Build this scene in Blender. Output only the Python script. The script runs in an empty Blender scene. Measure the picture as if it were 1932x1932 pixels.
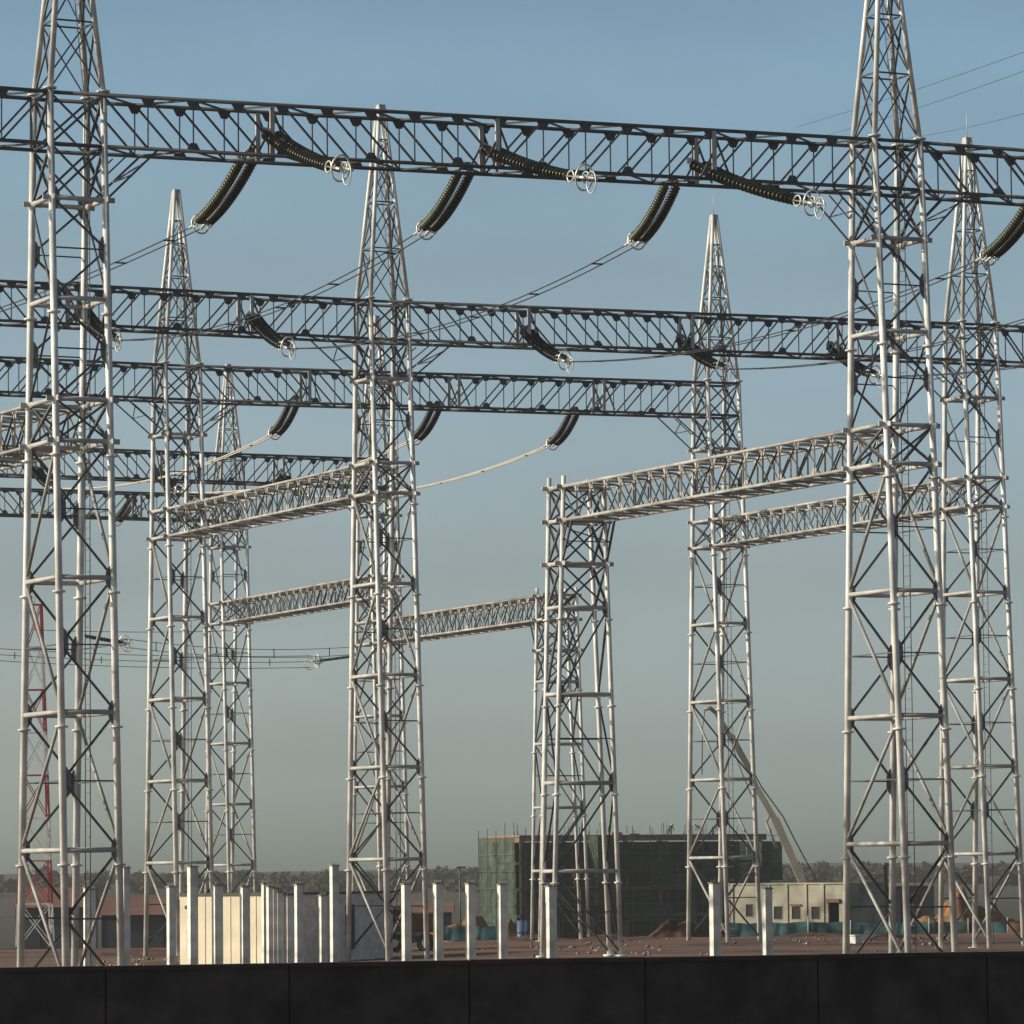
import bpy, math, random
from mathutils import Vector, Matrix, noise
random.seed(7)
scene = bpy.context.scene
C = scene.collection
rad = math.radians
HC = 3.4                                   # camera height above the yard

# ---------------------------------------------------------------- camera
F_PX, PITCH, ROLL, PHI = 8333.9, 0.0809, 0.010208, 0.46274
cd = bpy.data.cameras.new('camera'); cam = bpy.data.objects.new('camera', cd); C.objects.link(cam)
cd.sensor_width = 36; cd.lens = F_PX/1932*36; cd.clip_start = 1; cd.clip_end = 9000
cF = Vector((0, math.cos(PITCH), math.sin(PITCH))); r0 = Vector((1, 0, 0)); up0 = Vector((0, -math.sin(PITCH), math.cos(PITCH)))
cR = r0*math.cos(ROLL)-up0*math.sin(ROLL); cU = r0*math.sin(ROLL)+up0*math.cos(ROLL)
cam.matrix_world = Matrix(((cR.x, cU.x, -cF.x, 0), (cR.y, cU.y, -cF.y, 0), (cR.z, cU.z, -cF.z, HC), (0, 0, 0, 1)))
scene.camera = cam
scene.render.resolution_x = 1024; scene.render.resolution_y = 1024

# ---------------------------------------------------------------- sky and sun
SUN_AZ = math.atan2(-0.95, -0.31); SUN_EL = rad(25)
w = bpy.data.worlds.new("World"); scene.world = w; w.use_nodes = True
nt = w.node_tree; nt.nodes.clear()
sky = nt.nodes.new('ShaderNodeTexSky'); sky.sky_type = 'NISHITA'; sky.sun_disc = False
sky.sun_elevation = SUN_EL; sky.sun_rotation = SUN_AZ; sky.air_density = 1.3; sky.dust_density = 4.0; sky.ozone_density = 1.5
tc = nt.nodes.new('ShaderNodeTexCoord'); sp = nt.nodes.new('ShaderNodeSeparateXYZ')
nt.links.new(tc.outputs['Generated'], sp.inputs[0])
ramp = nt.nodes.new('ShaderNodeValToRGB')
nt.links.new(sp.outputs['Z'], ramp.inputs[0])
SKYR = [(0.0, (2.8976, 4.162, 5.5772)), (0.01, (2.8976, 4.162, 5.5772)), (0.029, (1.9505, 2.5922, 3.8327)), (0.065, (1.0844, 1.3213, 1.8592)), (0.137, (0.7776, 0.9153, 1.1178)), (0.181, (0.7193, 0.9095, 1.0957)), (0.26, (0.38, 0.46, 0.54)), (0.5, (0.24, 0.27, 0.3)), (1.0, (0.24, 0.27, 0.3))]
el = ramp.color_ramp.elements
el[0].position = SKYR[0][0]; el[0].color = (*SKYR[0][1], 1); el[1].position = 1.0; el[1].color = (*SKYR[-1][1], 1)
for p_, c_ in SKYR[1:-1]:
    e = el.new(p_); e.color = (*c_, 1)
mx = nt.nodes.new('ShaderNodeMix'); mx.data_type = 'RGBA'; mx.blend_type = 'MULTIPLY'; mx.inputs[0].default_value = 1
nt.links.new(sky.outputs[0], mx.inputs[6]); nt.links.new(ramp.outputs[0], mx.inputs[7])
sn = nt.nodes.new('ShaderNodeTexNoise'); sn.inputs['Scale'].default_value = 14; sn.inputs['Detail'].default_value = 5
smap = nt.nodes.new('ShaderNodeMapping'); smap.inputs['Scale'].default_value = (1, 1, 2.6)
nt.links.new(tc.outputs['Generated'], smap.inputs[0]); nt.links.new(smap.outputs[0], sn.inputs['Vector'])
smr = nt.nodes.new('ShaderNodeMapRange'); smr.inputs[1].default_value = .3; smr.inputs[2].default_value = .7; smr.inputs[3].default_value = .955; smr.inputs[4].default_value = 1.045
nt.links.new(sn.outputs[0], smr.inputs[0])
mx2 = nt.nodes.new('ShaderNodeMix'); mx2.data_type = 'RGBA'; mx2.blend_type = 'MULTIPLY'; mx2.inputs[0].default_value = 1
nt.links.new(mx.outputs[2], mx2.inputs[6]); nt.links.new(smr.outputs[0], mx2.inputs[7])
bg = nt.nodes.new('ShaderNodeBackground'); bg.inputs[1].default_value = 0.15
wo = nt.nodes.new('ShaderNodeOutputWorld')
nt.links.new(mx2.outputs[2], bg.inputs[0]); nt.links.new(bg.outputs[0], wo.inputs[0])
sl = bpy.data.lights.new('sun', 'SUN'); sl.energy = 5.0; sl.angle = rad(0.5); sl.color = (1.0, 0.89, 0.72)
so = bpy.data.objects.new('sun', sl); C.objects.link(so)
sdir = Vector((math.sin(SUN_AZ+0) if False else -0.97, -0.12, 0)).normalized()*math.cos(SUN_EL); sdir.z = math.sin(SUN_EL)
so.rotation_euler = (-sdir).to_track_quat('-Z', 'Y').to_euler()
sky.sun_rotation = math.atan2(sdir.x, sdir.y)
scene.view_settings.view_transform = 'Standard'; scene.view_settings.look = 'None'; scene.view_settings.exposure = 0.0; scene.view_settings.gamma = 1.0

# ---------------------------------------------------------------- materials
def mat(name, col, rough=.6, metal=0., var=.15, scale=3., bump=0., col2=None, alpha=1., detail=6., spec=.5):
    m = bpy.data.materials.new(name); m.use_nodes = True; n = m.node_tree; b = n.nodes['Principled BSDF']
    b.inputs['Roughness'].default_value = rough; b.inputs['Metallic'].default_value = metal
    b.inputs['Specular IOR Level'].default_value = spec
    t = n.nodes.new('ShaderNodeTexCoord'); no = n.nodes.new('ShaderNodeTexNoise')
    no.inputs['Scale'].default_value = scale; no.inputs['Detail'].default_value = detail
    n.links.new(t.outputs['Object'], no.inputs['Vector'])
    r = n.nodes.new('ShaderNodeValToRGB')
    c2 = col2 or tuple(min(1, c*(1+var)) for c in col)
    c1 = tuple(c*(1-var) for c in col)
    r.color_ramp.elements[0].position = .35; r.color_ramp.elements[0].color = (*c1, 1)
    r.color_ramp.elements[1].position = .65; r.color_ramp.elements[1].color = (*c2, 1)
    n.links.new(no.outputs[0], r.inputs[0]); n.links.new(r.outputs[0], b.inputs['Base Color'])
    if bump:
        bp = n.nodes.new('ShaderNodeBump'); bp.inputs['Strength'].default_value = bump
        n.links.new(no.outputs[0], bp.inputs['Height']); n.links.new(bp.outputs[0], b.inputs['Normal'])
    if alpha < 1:
        b.inputs['Alpha'].default_value = alpha
    return m
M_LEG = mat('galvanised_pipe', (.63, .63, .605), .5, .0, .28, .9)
M_ANG = mat('shade_toned_angle', (.065, .069, .074), .6, .0, .35, 1.5)  # galvanised steel with the shade on the braces put into its colour
M_CHORD = mat('shade_toned_chord', (.06, .064, .072), .55, .0, .25, 1.0)  # row-beam steel darkened in colour to stand in for its shaded side
M_TCHORD = mat('sunlit_toned_chord', (.34, .325, .30), .6, .0, .35, 1.2)  # paler copy of the chord steel, sunlight put into the colour
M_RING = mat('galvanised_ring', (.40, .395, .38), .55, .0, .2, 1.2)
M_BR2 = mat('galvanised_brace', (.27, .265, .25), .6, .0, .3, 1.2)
M_MID = mat('part_lit_angle', (.17, .165, .15), .6, .0, .35, 1.4)  # in-between tone for web bars of sunlit beams, light put into colour
M_PLATE = mat('gusset_steel', (.15, .16, .175), .55, .0, .2, 2)
M_WIRE = mat('aluminium_wire', (.035, .037, .04), .5, .2, .1, 2)
M_WIREL = mat('pale_aluminium_wire', (.55, .50, .40), .5, .0, .1, 2)
M_INS = mat('insulator_porcelain', (.052, .058, .036), .3, .0, .3, 6)
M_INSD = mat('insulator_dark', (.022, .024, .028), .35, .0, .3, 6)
M_RINGW = mat('corona_ring_aluminium', (.62, .63, .6), .35, .3, .1, 4)
M_POST = mat('precast_concrete', (.60, .60, .56), .8, .0, .26, 1.8, .2)
M_POSTCAP = mat('post_cap_steel', (.22, .24, .22), .5, .2, .2, 4)
M_WALL = mat('dark_wall', (.034, .031, .031), .85, .0, .5, 1.6, .5, col2=(.055, .047, .045))
M_COPE = mat('dark_wall_coping', (.035, .024, .026), .8, .0, .3, 2, .1)
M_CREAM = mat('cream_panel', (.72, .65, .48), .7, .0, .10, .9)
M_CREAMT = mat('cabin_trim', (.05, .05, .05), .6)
M_SHADE_TRIM = mat('shade_and_trim_tone', (.66, .56, .50), .7)  # tone painted for the cabin's shaded side, also used on joints and vents
M_MAROON = mat('maroon_door', (.05, .02, .025), .6)
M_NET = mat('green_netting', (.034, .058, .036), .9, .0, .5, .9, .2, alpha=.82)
M_NETD = mat('shade_toned_netting', (.010, .036, .031), .9, .0, .75, .6, .2, alpha=.85)  # darker copy of the netting, shade of the front put into the colour
M_CONC = mat('raw_concrete', (.13, .12, .105), .85, .0, .25, .6, .2)
M_FORM = mat('formwork_boards', (.26, .15, .11), .8, .0, .35, 1.5)
M_SCAF = mat('scaffold_pipe', (.07, .07, .07), .5, .0, .3, 3)
M_DARK = mat('interior_shade_black', (.010, .010, .011), .9)  # near-black colour standing in for unlit depth inside the buildings
M_YARDC = mat('weathered_render', (.25, .24, .19), .9, .0, .38, .5, .2)
M_RED = mat('red_lintel', (.12, .035, .025), .7)
M_BLUE = mat('navy_sheeting', (.030, .036, .052), .6, .0, .25, .4)
M_BROWNR = mat('brown_roof_sheet', (.16, .085, .065), .7, .0, .2, .8)
M_TEAL = mat('teal_fence_sheet', (.05, .125, .135), .7, .0, .8, .9)
M_TEALP = mat('pale_fence_pole', (.32, .36, .34), .6)
M_DIRT = mat('orange_earth', (.20, .10, .04), .95, .0, .35, .5, .5)
M_REDEARTH = mat('red_earth', (.075, .032, .020), .95, .0, .5, .9, .5)
M_RUBBLE = mat('rubble', (.22, .17, .14), .9, .0, .4, 3)
M_CRANE = mat('boom_paint', (.30, .285, .22), .5, .0, .15, .8)
M_CRANED = mat('boom_steel', (.19, .17, .15), .5, .0, .2, 1)
M_TRUCK = mat('rust_red_paint', (.10, .035, .022), .5, .0, .3, 1.5)
M_TYRE = mat('tyre_rubber', (.014, .014, .015), .9)
M_GLASS = mat('dark_glass', (.015, .018, .02), .15)
M_TRUNK = mat('tree_bark', (.06, .05, .04), .9)
M_LEAF = mat('dusty_foliage', (.036, .033, .022), .9, .0, .45, .12, col2=(.048, .040, .026))
M_MAST = mat('mast_red_paint', (.35, .03, .04), .6); M_MASTW = mat('mast_white_paint', (.65, .63, .6), .6)
M_SKIN = mat('skin', (.16, .085, .05), .6); M_HELM = mat('red_helmet', (.55, .04, .02), .4); M_HELMY = mat('yellow_helmet', (.6, .38, .04), .4)
M_SHIRT = mat('orange_shirt', (.38, .12, .04), .8); M_SHIRT2 = mat('dark_shirt', (.04, .04, .05), .8); M_TROUS = mat('dark_trousers', (.03, .03, .04), .8)
M_WOOD = mat('weathered_timber', (.34, .17, .08), .8, .0, .4, 8)
M_BLUEP = mat('blue_barrel_paint', (.05, .09, .16), .5)

# ---------------------------------------------------------------- mesh helpers
class MB:
    def __init__(s): s.v = []; s.f = []; s.sm = []
    def frame(s, d):
        d = d.normalized(); a = Vector((0, 0, 1)) if abs(d.z) < .95 else Vector((1, 0, 0))
        x = d.cross(a).normalized(); return x, d.cross(x).normalized()
    def bar(s, p, q, w, h=None):
        p = Vector(p); q = Vector(q); h = h or w; x, y = s.frame(q-p); n = len(s.v)
        for c in (p, q):
            for a, b in ((-1, -1), (1, -1), (1, 1), (-1, 1)): s.v.append(c+x*a*w/2+y*b*h/2)
        for f in ((0, 3, 2, 1), (4, 5, 6, 7), (0, 1, 5, 4), (1, 2, 6, 5), (2, 3, 7, 6), (3, 0, 4, 7)): s.f.append([n+i for i in f]); s.sm.append(False)
        return s
    def angle(s, p, q, w, t=.012):            # an L-section steel angle
        p = Vector(p); q = Vector(q); x, y = s.frame(q-p)
        s.bar(p+y*(w/2-t/2), q+y*(w/2-t/2), w, t); s.bar(p+x*(w/2), q+x*(w/2), t, w); return s
    def tube(s, pts, r, n=10, cap=True):
        pts = [Vector(p) for p in pts]; rs = r if isinstance(r, (list, tuple)) else [r]*len(pts); b = len(s.v)
        x, y = s.frame(pts[1]-pts[0]); 
        for i, p in enumerate(pts):
            d = (pts[min(i+1, len(pts)-1)]-pts[max(i-1, 0)]).normalized()
            x = (x-d*x.dot(d)).normalized(); y = d.cross(x)
            for k in range(n):
                a = 2*math.pi*k/n; s.v.append(p+(x*math.cos(a)+y*math.sin(a))*rs[i])
        for i in range(len(pts)-1):
            for k in range(n):
                s.f.append([b+i*n+k, b+i*n+(k+1) % n, b+(i+1)*n+(k+1) % n, b+(i+1)*n+k]); s.sm.append(True)
        if cap:
            s.f.append([b+k for k in range(n)][::-1]); s.sm.append(False)
            e = b+(len(pts)-1)*n; s.f.append([e+k for k in range(n)]); s.sm.append(False)
        return s
    def box(s, c, sx, sy, sz, rot=0.):
        c = Vector(c); n = len(s.v); co, si = math.cos(rot), math.sin(rot)
        for z in (-1, 1):
            for a, b in ((-1, -1), (1, -1), (1, 1), (-1, 1)):
                x, y = a*sx/2, b*sy/2; s.v.append(c+Vector((x*co-y*si, x*si+y*co, z*sz/2)))
        for f in ((0, 3, 2, 1), (4, 5, 6, 7), (0, 1, 5, 4), (1, 2, 6, 5), (2, 3, 7, 6), (3, 0, 4, 7)): s.f.append([n+i for i in f]); s.sm.append(False)
        return s
    def obox(s, o, e1, e2, a0, a1, b0, b1, z0, z1):        # box in a local frame (e1,e2,z) with origin o
        n = len(s.v); o = Vector(o)
        for z in (z0, z1):
            for a, b in ((a0, b0), (a1, b0), (a1, b1), (a0, b1)): s.v.append(o+e1*a+e2*b+Vector((0, 0, z)))
        for f in ((0, 3, 2, 1), (4, 5, 6, 7), (0, 1, 5, 4), (1, 2, 6, 5), (2, 3, 7, 6), (3, 0, 4, 7)): s.f.append([n+i for i in f]); s.sm.append(False)
        return s
    def poly(s, pts, nrm, t):                 # flat plate of given outline and thickness
        n = len(s.v); k = len(pts); nrm = Vector(nrm).normalized()*t/2
        s.v += [Vector(p)-nrm for p in pts]+[Vector(p)+nrm for p in pts]
        s.f.append([n+i for i in range(k)][::-1]); s.f.append([n+k+i for i in range(k)]); s.sm += [False, False]
        for i in range(k): s.f.append([n+i, n+(i+1) % k, n+k+(i+1) % k, n+k+i]); s.sm.append(False)
        return s
    def ring(s, c, ax, R1, R2, up, r, n=22, m=6):       # oval hoop
        c = Vector(c); ax = Vector(ax).normalized(); up = (Vector(up)-ax*Vector(up).dot(ax)).normalized(); sd = ax.cross(up)
        b = len(s.v)
        for i in range(n):
            a = 2*math.pi*i/n; rd = (sd*math.cos(a)*R1+up*math.sin(a)*R2); p = c+rd; rn = rd.normalized()
            for k in range(m):
                q = 2*math.pi*k/m; s.v.append(p+rn*math.cos(q)*r+ax*math.sin(q)*r)
        for i in range(n):
            for k in range(m):
                s.f.append([b+i*m+k, b+i*m+(k+1) % m, b+((i+1) % n)*m+(k+1) % m, b+((i+1) % n)*m+k]); s.sm.append(True)
        return s
    def build(s, name, m, parent=None):
        me = bpy.data.meshes.new(name); org = Vector(parent['_o']) if parent is not None and '_o' in parent else None
        vs = [v-org for v in s.v] if org is not None else s.v
        me.from_pydata([tuple(v) for v in vs], [], s.f); me.polygons.foreach_set('use_smooth', s.sm); me.materials.append(m); me.update()
        o = bpy.data.objects.new(name, me); C.objects.link(o)
        if parent is not None:
            o.parent = parent
            if org is None: o['_sub'] = 1
        return o
def sub(parent_obj, root, mb, name, m):       # sub-part: mesh child of a part whose coordinates are the root's
    o = mb.build(name, m, root); o.parent = parent_obj; return o
ROOTS = []
def thing(name, label, cat, loc, group=None):
    o = bpy.data.objects.new(name, None); C.objects.link(o); o.empty_display_size = .5
    o.location = loc; o['label'] = label; o['category'] = cat; o['_o'] = tuple(loc)
    if group: o['group'] = group
    ROOTS.append(o); return o
def tag(o, label, cat, group=None, kind=None):
    if label: o['label'] = label
    if cat: o['category'] = cat
    if group: o['group'] = group
    if kind: o['kind'] = kind
    return o
def lerp(a, b, t): return a+(b-a)*t
def at(x, y, Y):                              # the world point at depth Y seen at a place in the 1932-wide photograph
    px = (x-966); py = (966-y); d = cF*F_PX+cR*px+cU*py
    return Vector((0, 0, HC))+d*(Y/d.y)
def on_plane(x, y, p0, n):
    px = (x-966); py = (966-y); d = cF*F_PX+cR*px+cU*py; o = Vector((0, 0, HC))
    return o+d*((p0-o).dot(n)/d.dot(n))
u1 = Vector((math.cos(PHI), math.sin(PHI), 0)); u2 = Vector((-math.sin(PHI), math.cos(PHI), 0)); UZ = Vector((0, 0, 1))
def gz(Y, x=5.):
    t = min(1, max(0, (3-x)/9.)); t = t*t*(3-2*t)
    b = (lerp(-.2, -.5, t) if Y < 230 else lerp(-.2, -.5, t)-3.3*min(1, (Y-230)/190.))
    if Y > 420: b = -3.7
    return b+.42*math.exp(-((x-3)**2/30.+(Y-168)**2/150.))

# ---------------------------------------------------------------- ground, hills, far wood
def ground():
    v = []; f = []
    xs = [-3000, -1200, -500, -200]+[i*10 for i in range(-12, 13)]+[200, 500, 1200, 3000]
    ys = [-200, -40, 20, 80]+[100+i*10 for i in range(0, 40)]+[600, 800, 1200, 2000, 3500, 7000]
    for y in ys:
        for x in xs:
            z = gz(y, x)+(random.uniform(-.10, .10) if 100 < y < 490 and abs(x) < 120 else 0)
            v.append((x, y, z))
    n = len(xs)
    for j in range(len(ys)-1):
        for i in range(n-1): f.append((j*n+i, j*n+i+1, (j+1)*n+i+1, (j+1)*n+i))
    me = bpy.data.meshes.new('ground'); me.from_pydata(v, [], f); me.update()
    m = mat('red_brown_soil', (.075, .032, .019), .95, .0, .45, .12, .5, col2=(.16, .078, .045), detail=12)
    me.materials.append(m); o = bpy.data.objects.new('ground', me); C.objects.link(o); o['kind'] = 'structure'
ground()
def hills():
    v = []; f = []; xs = [i*25 for i in range(-48, 49)]
    prof = [(425, .06), (880, .3), (1340, 5.6), (1700, 8.2), (2200, -2)]
    for (y, h) in prof:
        for x in xs:
            k = .6+.4*math.sin(x*.006+1.3)+.25*math.sin(x*.017)
            v.append((x, y, -3.7+h*(.75+.25*k) if h > 0 else -5))
    n = len(xs)
    for j in range(len(prof)-1):
        for i in range(n-1): f.append((j*n+i, j*n+i+1, (j+1)*n+i+1, (j+1)*n+i))
    me = bpy.data.meshes.new('hills'); me.from_pydata(v, [], f); me.polygons.foreach_set('use_smooth', [True]*len(f))
    me.materials.append(mat('scrub_hills', (.022, .016, .009), .95, .0, .35, .02)); o = bpy.data.objects.new('hills', me); C.objects.link(o); o['kind'] = 'structure'
hills()
def HB(y): return -4.2+max(0, (y-880)/460.)*4.9
def wood():
    v = []; f = []; rnd = random.Random(3)
    x = -330
    while x < 330:
        y = rnd.uniform(1020, 1330); h = rnd.uniform(2.6, 4.4)*(1+.10*math.sin(x*.03)); rr = rnd.uniform(2.2, 4.5)
        if rnd.random() < .06: h *= 1.2
        for lobe in range(rnd.randint(4, 7)):
            lx = x+rnd.uniform(-rr, rr); ly = y+rnd.uniform(-rr, rr); lz = rnd.uniform(.35, .85)*h; lr = rnd.uniform(.9, 1.9)
            for k in range(55):
                d = Vector((rnd.gauss(0, 1), rnd.gauss(0, 1), rnd.gauss(0, .8))).normalized()*lr*rnd.uniform(.5, 1.1)
                c = Vector((lx, ly, lz+HB(ly)))+d; a = Vector((rnd.gauss(0, 1), rnd.gauss(0, 1), rnd.gauss(0, 1))).normalized(); b = a.orthogonal().normalized(); s = rnd.uniform(.25, .6)
                n = len(v); e = a.cross(b)
                for p, q in ((-1, -1), (1, -.6), (.8, 1), (-.9, .8)): v.append(tuple(c+b*p*s+e*q*s))
                f.append((n, n+1, n+2, n+3))
        for k in range(50):
            c = Vector((x+rnd.uniform(-rr, rr), y+rnd.uniform(-2, 2), rnd.uniform(0, .62)*h+HB(y))); n = len(v); s = .8
            v += [tuple(c+Vector((-s, 0, -s))), tuple(c+Vector((s, rnd.uniform(-.5, .5), -s*.6))), tuple(c+Vector((s*.7, 0, s))), tuple(c+Vector((-s, .3, s*.7)))]
            f.append((n, n+1, n+2, n+3))
        n = len(v); v += [(x-.15, y, HB(y)), (x+.15, y, HB(y)), (x+.08, y, h*.5+HB(y)), (x-.08, y, h*.5+HB(y))]; f.append((n, n+1, n+2, n+3))
        x += rnd.uniform(.9, 2.0)
    me = bpy.data.meshes.new('far_wood'); me.from_pydata(v, [], f); me.materials.append(M_LEAF)
    o = bpy.data.objects.new('far_wood', me); C.objects.link(o)
    tag(o, 'hazy brown green belt of distant trees along the horizon', 'trees', kind='stuff')
wood()

# ---------------------------------------------------------------- lattice towers
ZT, ZB, ZK = 24., 22.39, 20.71
K1 = (14.48, 13.2); K2 = (17.14, 15.85)
class Tower: pass
def half(kind, z):
    if kind == 'E':
        u = (14.5-z)/18.; return .859+(.607-.859)*u*0+(.0), .607+(1.444-.859+.0)*0+(.461-.607)*0 if False else .607
    u = (24-z)/27.5
    return .876+.014*u, .708+1.29*u
def half_e(z):
    u = (14.5-z)/18.; return .607+.0*u, .859+.585*u
TW = {}
def make_tower(key, x, y, kind, label, rod=False, ladder=True, base=0.):
    base = gz(y, x)-.12
    root = thing('lattice_tower', label, 'tower', (x, y, base), 'lattice gantry towers of the switchyard')
    c = Vector((x, y, 0))
    def hw(z):
        if kind == 'E':
            u = (14.5-z)/18.; return .859+.585*u, .607-.146*u
        u = (24-z)/27.5; return .876+.014*u, .708+1.29*u
    def P(leg, z):
        a, b = hw(z); sa, sb = {'L': (-1, 1), 'N': (-1, -1), 'F': (1, 1), 'R': (1, -1)}[leg]
        return c+u1*sa*a+u2*sb*b+UZ*(z+HC)
    top = 14.9 if kind == 'E' else ZT+.12
    if kind == 'A': lv = [-3.4, .74, 4.91, 9.01, 13.2, 14.48, 17.6, ZK, ZB, ZT]
    elif kind == 'B': lv = [-3.4, .51, 4.35, 8.2, 12.03, 15.85, 17.14, ZK, ZB, ZT]
    elif kind == 'D': lv = [-3.4, .74, 4.91, 9.01, 13.2, 14.48, 15.85, 17.14, ZK, ZB, ZT]
    else: lv = [-3.4, -.06, 3.27, 6.62, 9.91, 11.57, 13.2, 14.48]
    gb = base-HC
    rl = .115 if kind != 'E' else .095
    for L in 'LNFR':
        m = MB().tube([P(L, gb-.3), P(L, top)], [rl, rl*.92], 14)
        for z in ([lv[i]-.45 for i in range(1, len(lv)) if lv[i]-lv[i-1] > 2.5 and lv[i] < 20]):      # bolted flanges
            p = P(L, z); m.tube([p-UZ*.03, p+UZ*.03], rl*1.75, 14)
        if kind != 'E': p = P(L, top); m.tube([p-UZ*.03, p+UZ*.03], rl*1.8, 14)
        p = P(L, gb); m.tube([p, p+UZ*.08], rl*2.6, 14)
        m.build('leg', M_LEG, root)
    faces = [('N', 'R', 0), ('L', 'F', 0), ('L', 'N', 1), ('F', 'R', 1)]
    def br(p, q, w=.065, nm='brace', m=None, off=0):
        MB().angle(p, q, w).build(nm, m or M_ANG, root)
    def plate(leg, z, face, h=.62, wd=.24):
        a, b = face; o = b if leg == a else a
        p = P(leg, z); d = (P(o, z)-p).normalized(); up = (P(leg, z+1)-p).normalized(); nr = d.cross(up)
        pts = [p+d*.08-up*h, p+d*.14-up*h, p+d*(.10+wd)-up*h*.45, p+d*(.10+wd)+up*h*.45, p+d*.14+up*h, p+d*.08+up*h]
        MB().poly(pts, nr, .03).build('gusset_plate', M_PLATE, root)
    side_end = 1
    for i in range(len(lv)-1):
        z0, z1 = lv[i], lv[i+1]; hgt = z1-z0; lo = max(z0, gb+.15)
        # ring frame at z1
        m = MB()
        big = z1 < 20 or z1 == ZK
        for a, b in (('N', 'R'), ('R', 'F'), ('F', 'L'), ('L', 'N')):
            m.tube([P(a, z1), P(b, z1)], .075 if big else .055, 8)
            if (kind != 'E' and z1 in (13.2, 14.48, 15.85, 17.14, ZK)) or (kind == 'E' and z1 > 11):
                d = (P(b, z1)-P(a, z1)).normalized(); m.bar(P(a, z1)-d*.30, P(a, z1)+d*.30, .06, .16); m.bar(P(b, z1)-d*.30, P(b, z1)+d*.30, .06, .16)
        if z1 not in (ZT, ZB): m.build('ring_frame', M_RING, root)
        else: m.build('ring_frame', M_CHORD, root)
        if hgt < 2.2:
            for a, b, s in faces:
                if kind == 'E' and hgt > 1.6 and s == 0 or hgt < 2.2:
                    br(P(a, lo), P(b, z1), .075); br(P(b, lo), P(a, z1), .075)
                    if s == 0 and z0 >= ZK-.1 and hgt > 1.3:
                        pass
        elif kind == 'E':
            alt = i % 2 == 0
            for a, b, s in faces:
                if alt: br(P(b, lo), P(a, z1), .075)
                else: br(P(a, lo), P(b, z1), .075)
                if s == 0:
                    if i % 2 == 0: br(P(a, (lo+z1)/2), P(b, (lo+z1)/2), .04)
            plate('R' if i % 2 else 'N', z1, ('N', 'R'), .36, .15)
        else:
            zm = (z0+z1)/2
            for a, b, s in (('N', 'R', 0), ('L', 'F', 0)):
                up_zone = z0 > 14
                o, t = (a, b) if up_zone else (b, a)      # o carries the ring nodes, t the middle node
                if not up_zone and a == 'L': o, t = 'L', 'F'
                if up_zone and a == 'L': o, t = 'F', 'L'
                if i == 0:
                    br(P(o, z1), P(t, zm), .075); br(P(t, zm), P(o, lo), .075)
                    br(P(o, zm), P(t, zm), .05)
                else:
                    br(P(o, z1), P(t, zm)); br(P(t, zm), P(o, z0)); br(P(o, zm), P(t, zm), .045)
                    plate(t, zm, (a, b), .42, .17)
                plate(o, z1, (a, b), .36, .15)
            thick = z0 < 14
            for a, b in (('L', 'N'), ('F', 'R')):
                node_top, node_bot = (a, b) if side_end else (b, a)
                if not thick: node_top, node_bot = 'LN'[side_end] if a == 'L' else 'FR'[side_end], 'NL'[side_end] if a == 'L' else 'RF'[side_end]
                if a == 'F' and thick: node_top, node_bot = (b, a) if side_end else (a, b)
                if thick:
                    MB().tube([P(node_top, z1-.1), P(node_bot, lo+.1)], .060, 8).build('brace', M_BR2, root)
                    if i > 0: br(P(node_top, zm), P(node_bot, zm), .04)
                else: br(P(node_top, z1), P(node_bot, lo))
            side_end = 1-side_end
    if kind != 'E':
        # tapering spire above the beam
        apex = c+UZ*(32.47+HC); zs = [24.12, 26.3, 28.3, 29.9, 31.0, 32.35]
        def S(leg, z):
            q = P(leg, 24.0); t = (z-24.)/(32.47-24.); e = apex+(q-c-UZ*(24+HC)).normalized()*.13; e.z = apex.z
            r = q.lerp(e, t); r.z = z+HC; return r
        for L in 'LNFR':
            MB().tube([S(L, 24.1), S(L, 32.4)], [.095, .085], 10).build('spire_leg', M_LEG, root)
        for i in range(5):
            z0, z1 = zs[i], zs[i+1]
            for a, b, s in faces:
                if i < 3:
                    br(S(a, z0), S(b, z1), .05); br(S(b, z0), S(a, z1), .05)
                elif i == 3: br(S(a, z0), S(b, z1), .04)
            if i in (0, 1, 2, 3):
                m = MB()
                for a, b in (('N', 'R'), ('R', 'F'), ('F', 'L'), ('L', 'N')): m.bar(S(a, z1), S(b, z1), .05)
                m.build('spire_frame', M_ANG, root)
        MB().obox(apex, u1, u2, -.15, .15, -.15, .15, -.42, .04).build('spire_cap', M_RING, root)
        if rod: MB().tube([apex+UZ*.03, apex+UZ*1.25], [.022, .012], 6).build('lightning_rod', M_LEG, root)
    if ladder and kind != 'E':
        la = MB(); n = 0
        def Q(z, s):
            a, b = hw(min(z, 24)); k = 1 if z <= 24 else max(.25, 1-(z-24)/8.5)
            return c+u1*(a*k-.16)+u2*(b*.10+s)+UZ*(z+HC)
        zz = [gb+.2, 24, 30.5]
        for s in (0, .42): la.tube([Q(z, s) for z in zz], .016, 6)
        z = gb+.4
        while z < 30: la.bar(Q(z, 0), Q(z, .42), .016); z += .34
        la.build('ladder', M_ANG, root)
    t = Tower(); t.c = c; t.P = P; t.hw = hw; t.root = root; t.kind = kind; TW[key] = t
    return t
make_tower('TL', -13.60, 135.3, 'A', 'nearest left lattice tower cut by the left edge, spire above frame')
make_tower('TR', 12.60, 145.8, 'A', 'tall near lattice tower with long ladder at right, its spire cut by the top edge')
make_tower('TC', -5.41, 185.94, 'B', 'centre left lattice tower whose square topped spire rises behind the top beam')
make_tower('T1', -15.86, 208.75, 'B', 'lattice tower behind the cream cabin, pointed spire below the first insulator', )
make_tower('T2', 10.23, 218.67, 'B', 'lattice tower with a thin lightning rod, boom of the crane behind its legs', rod=True)
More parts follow.
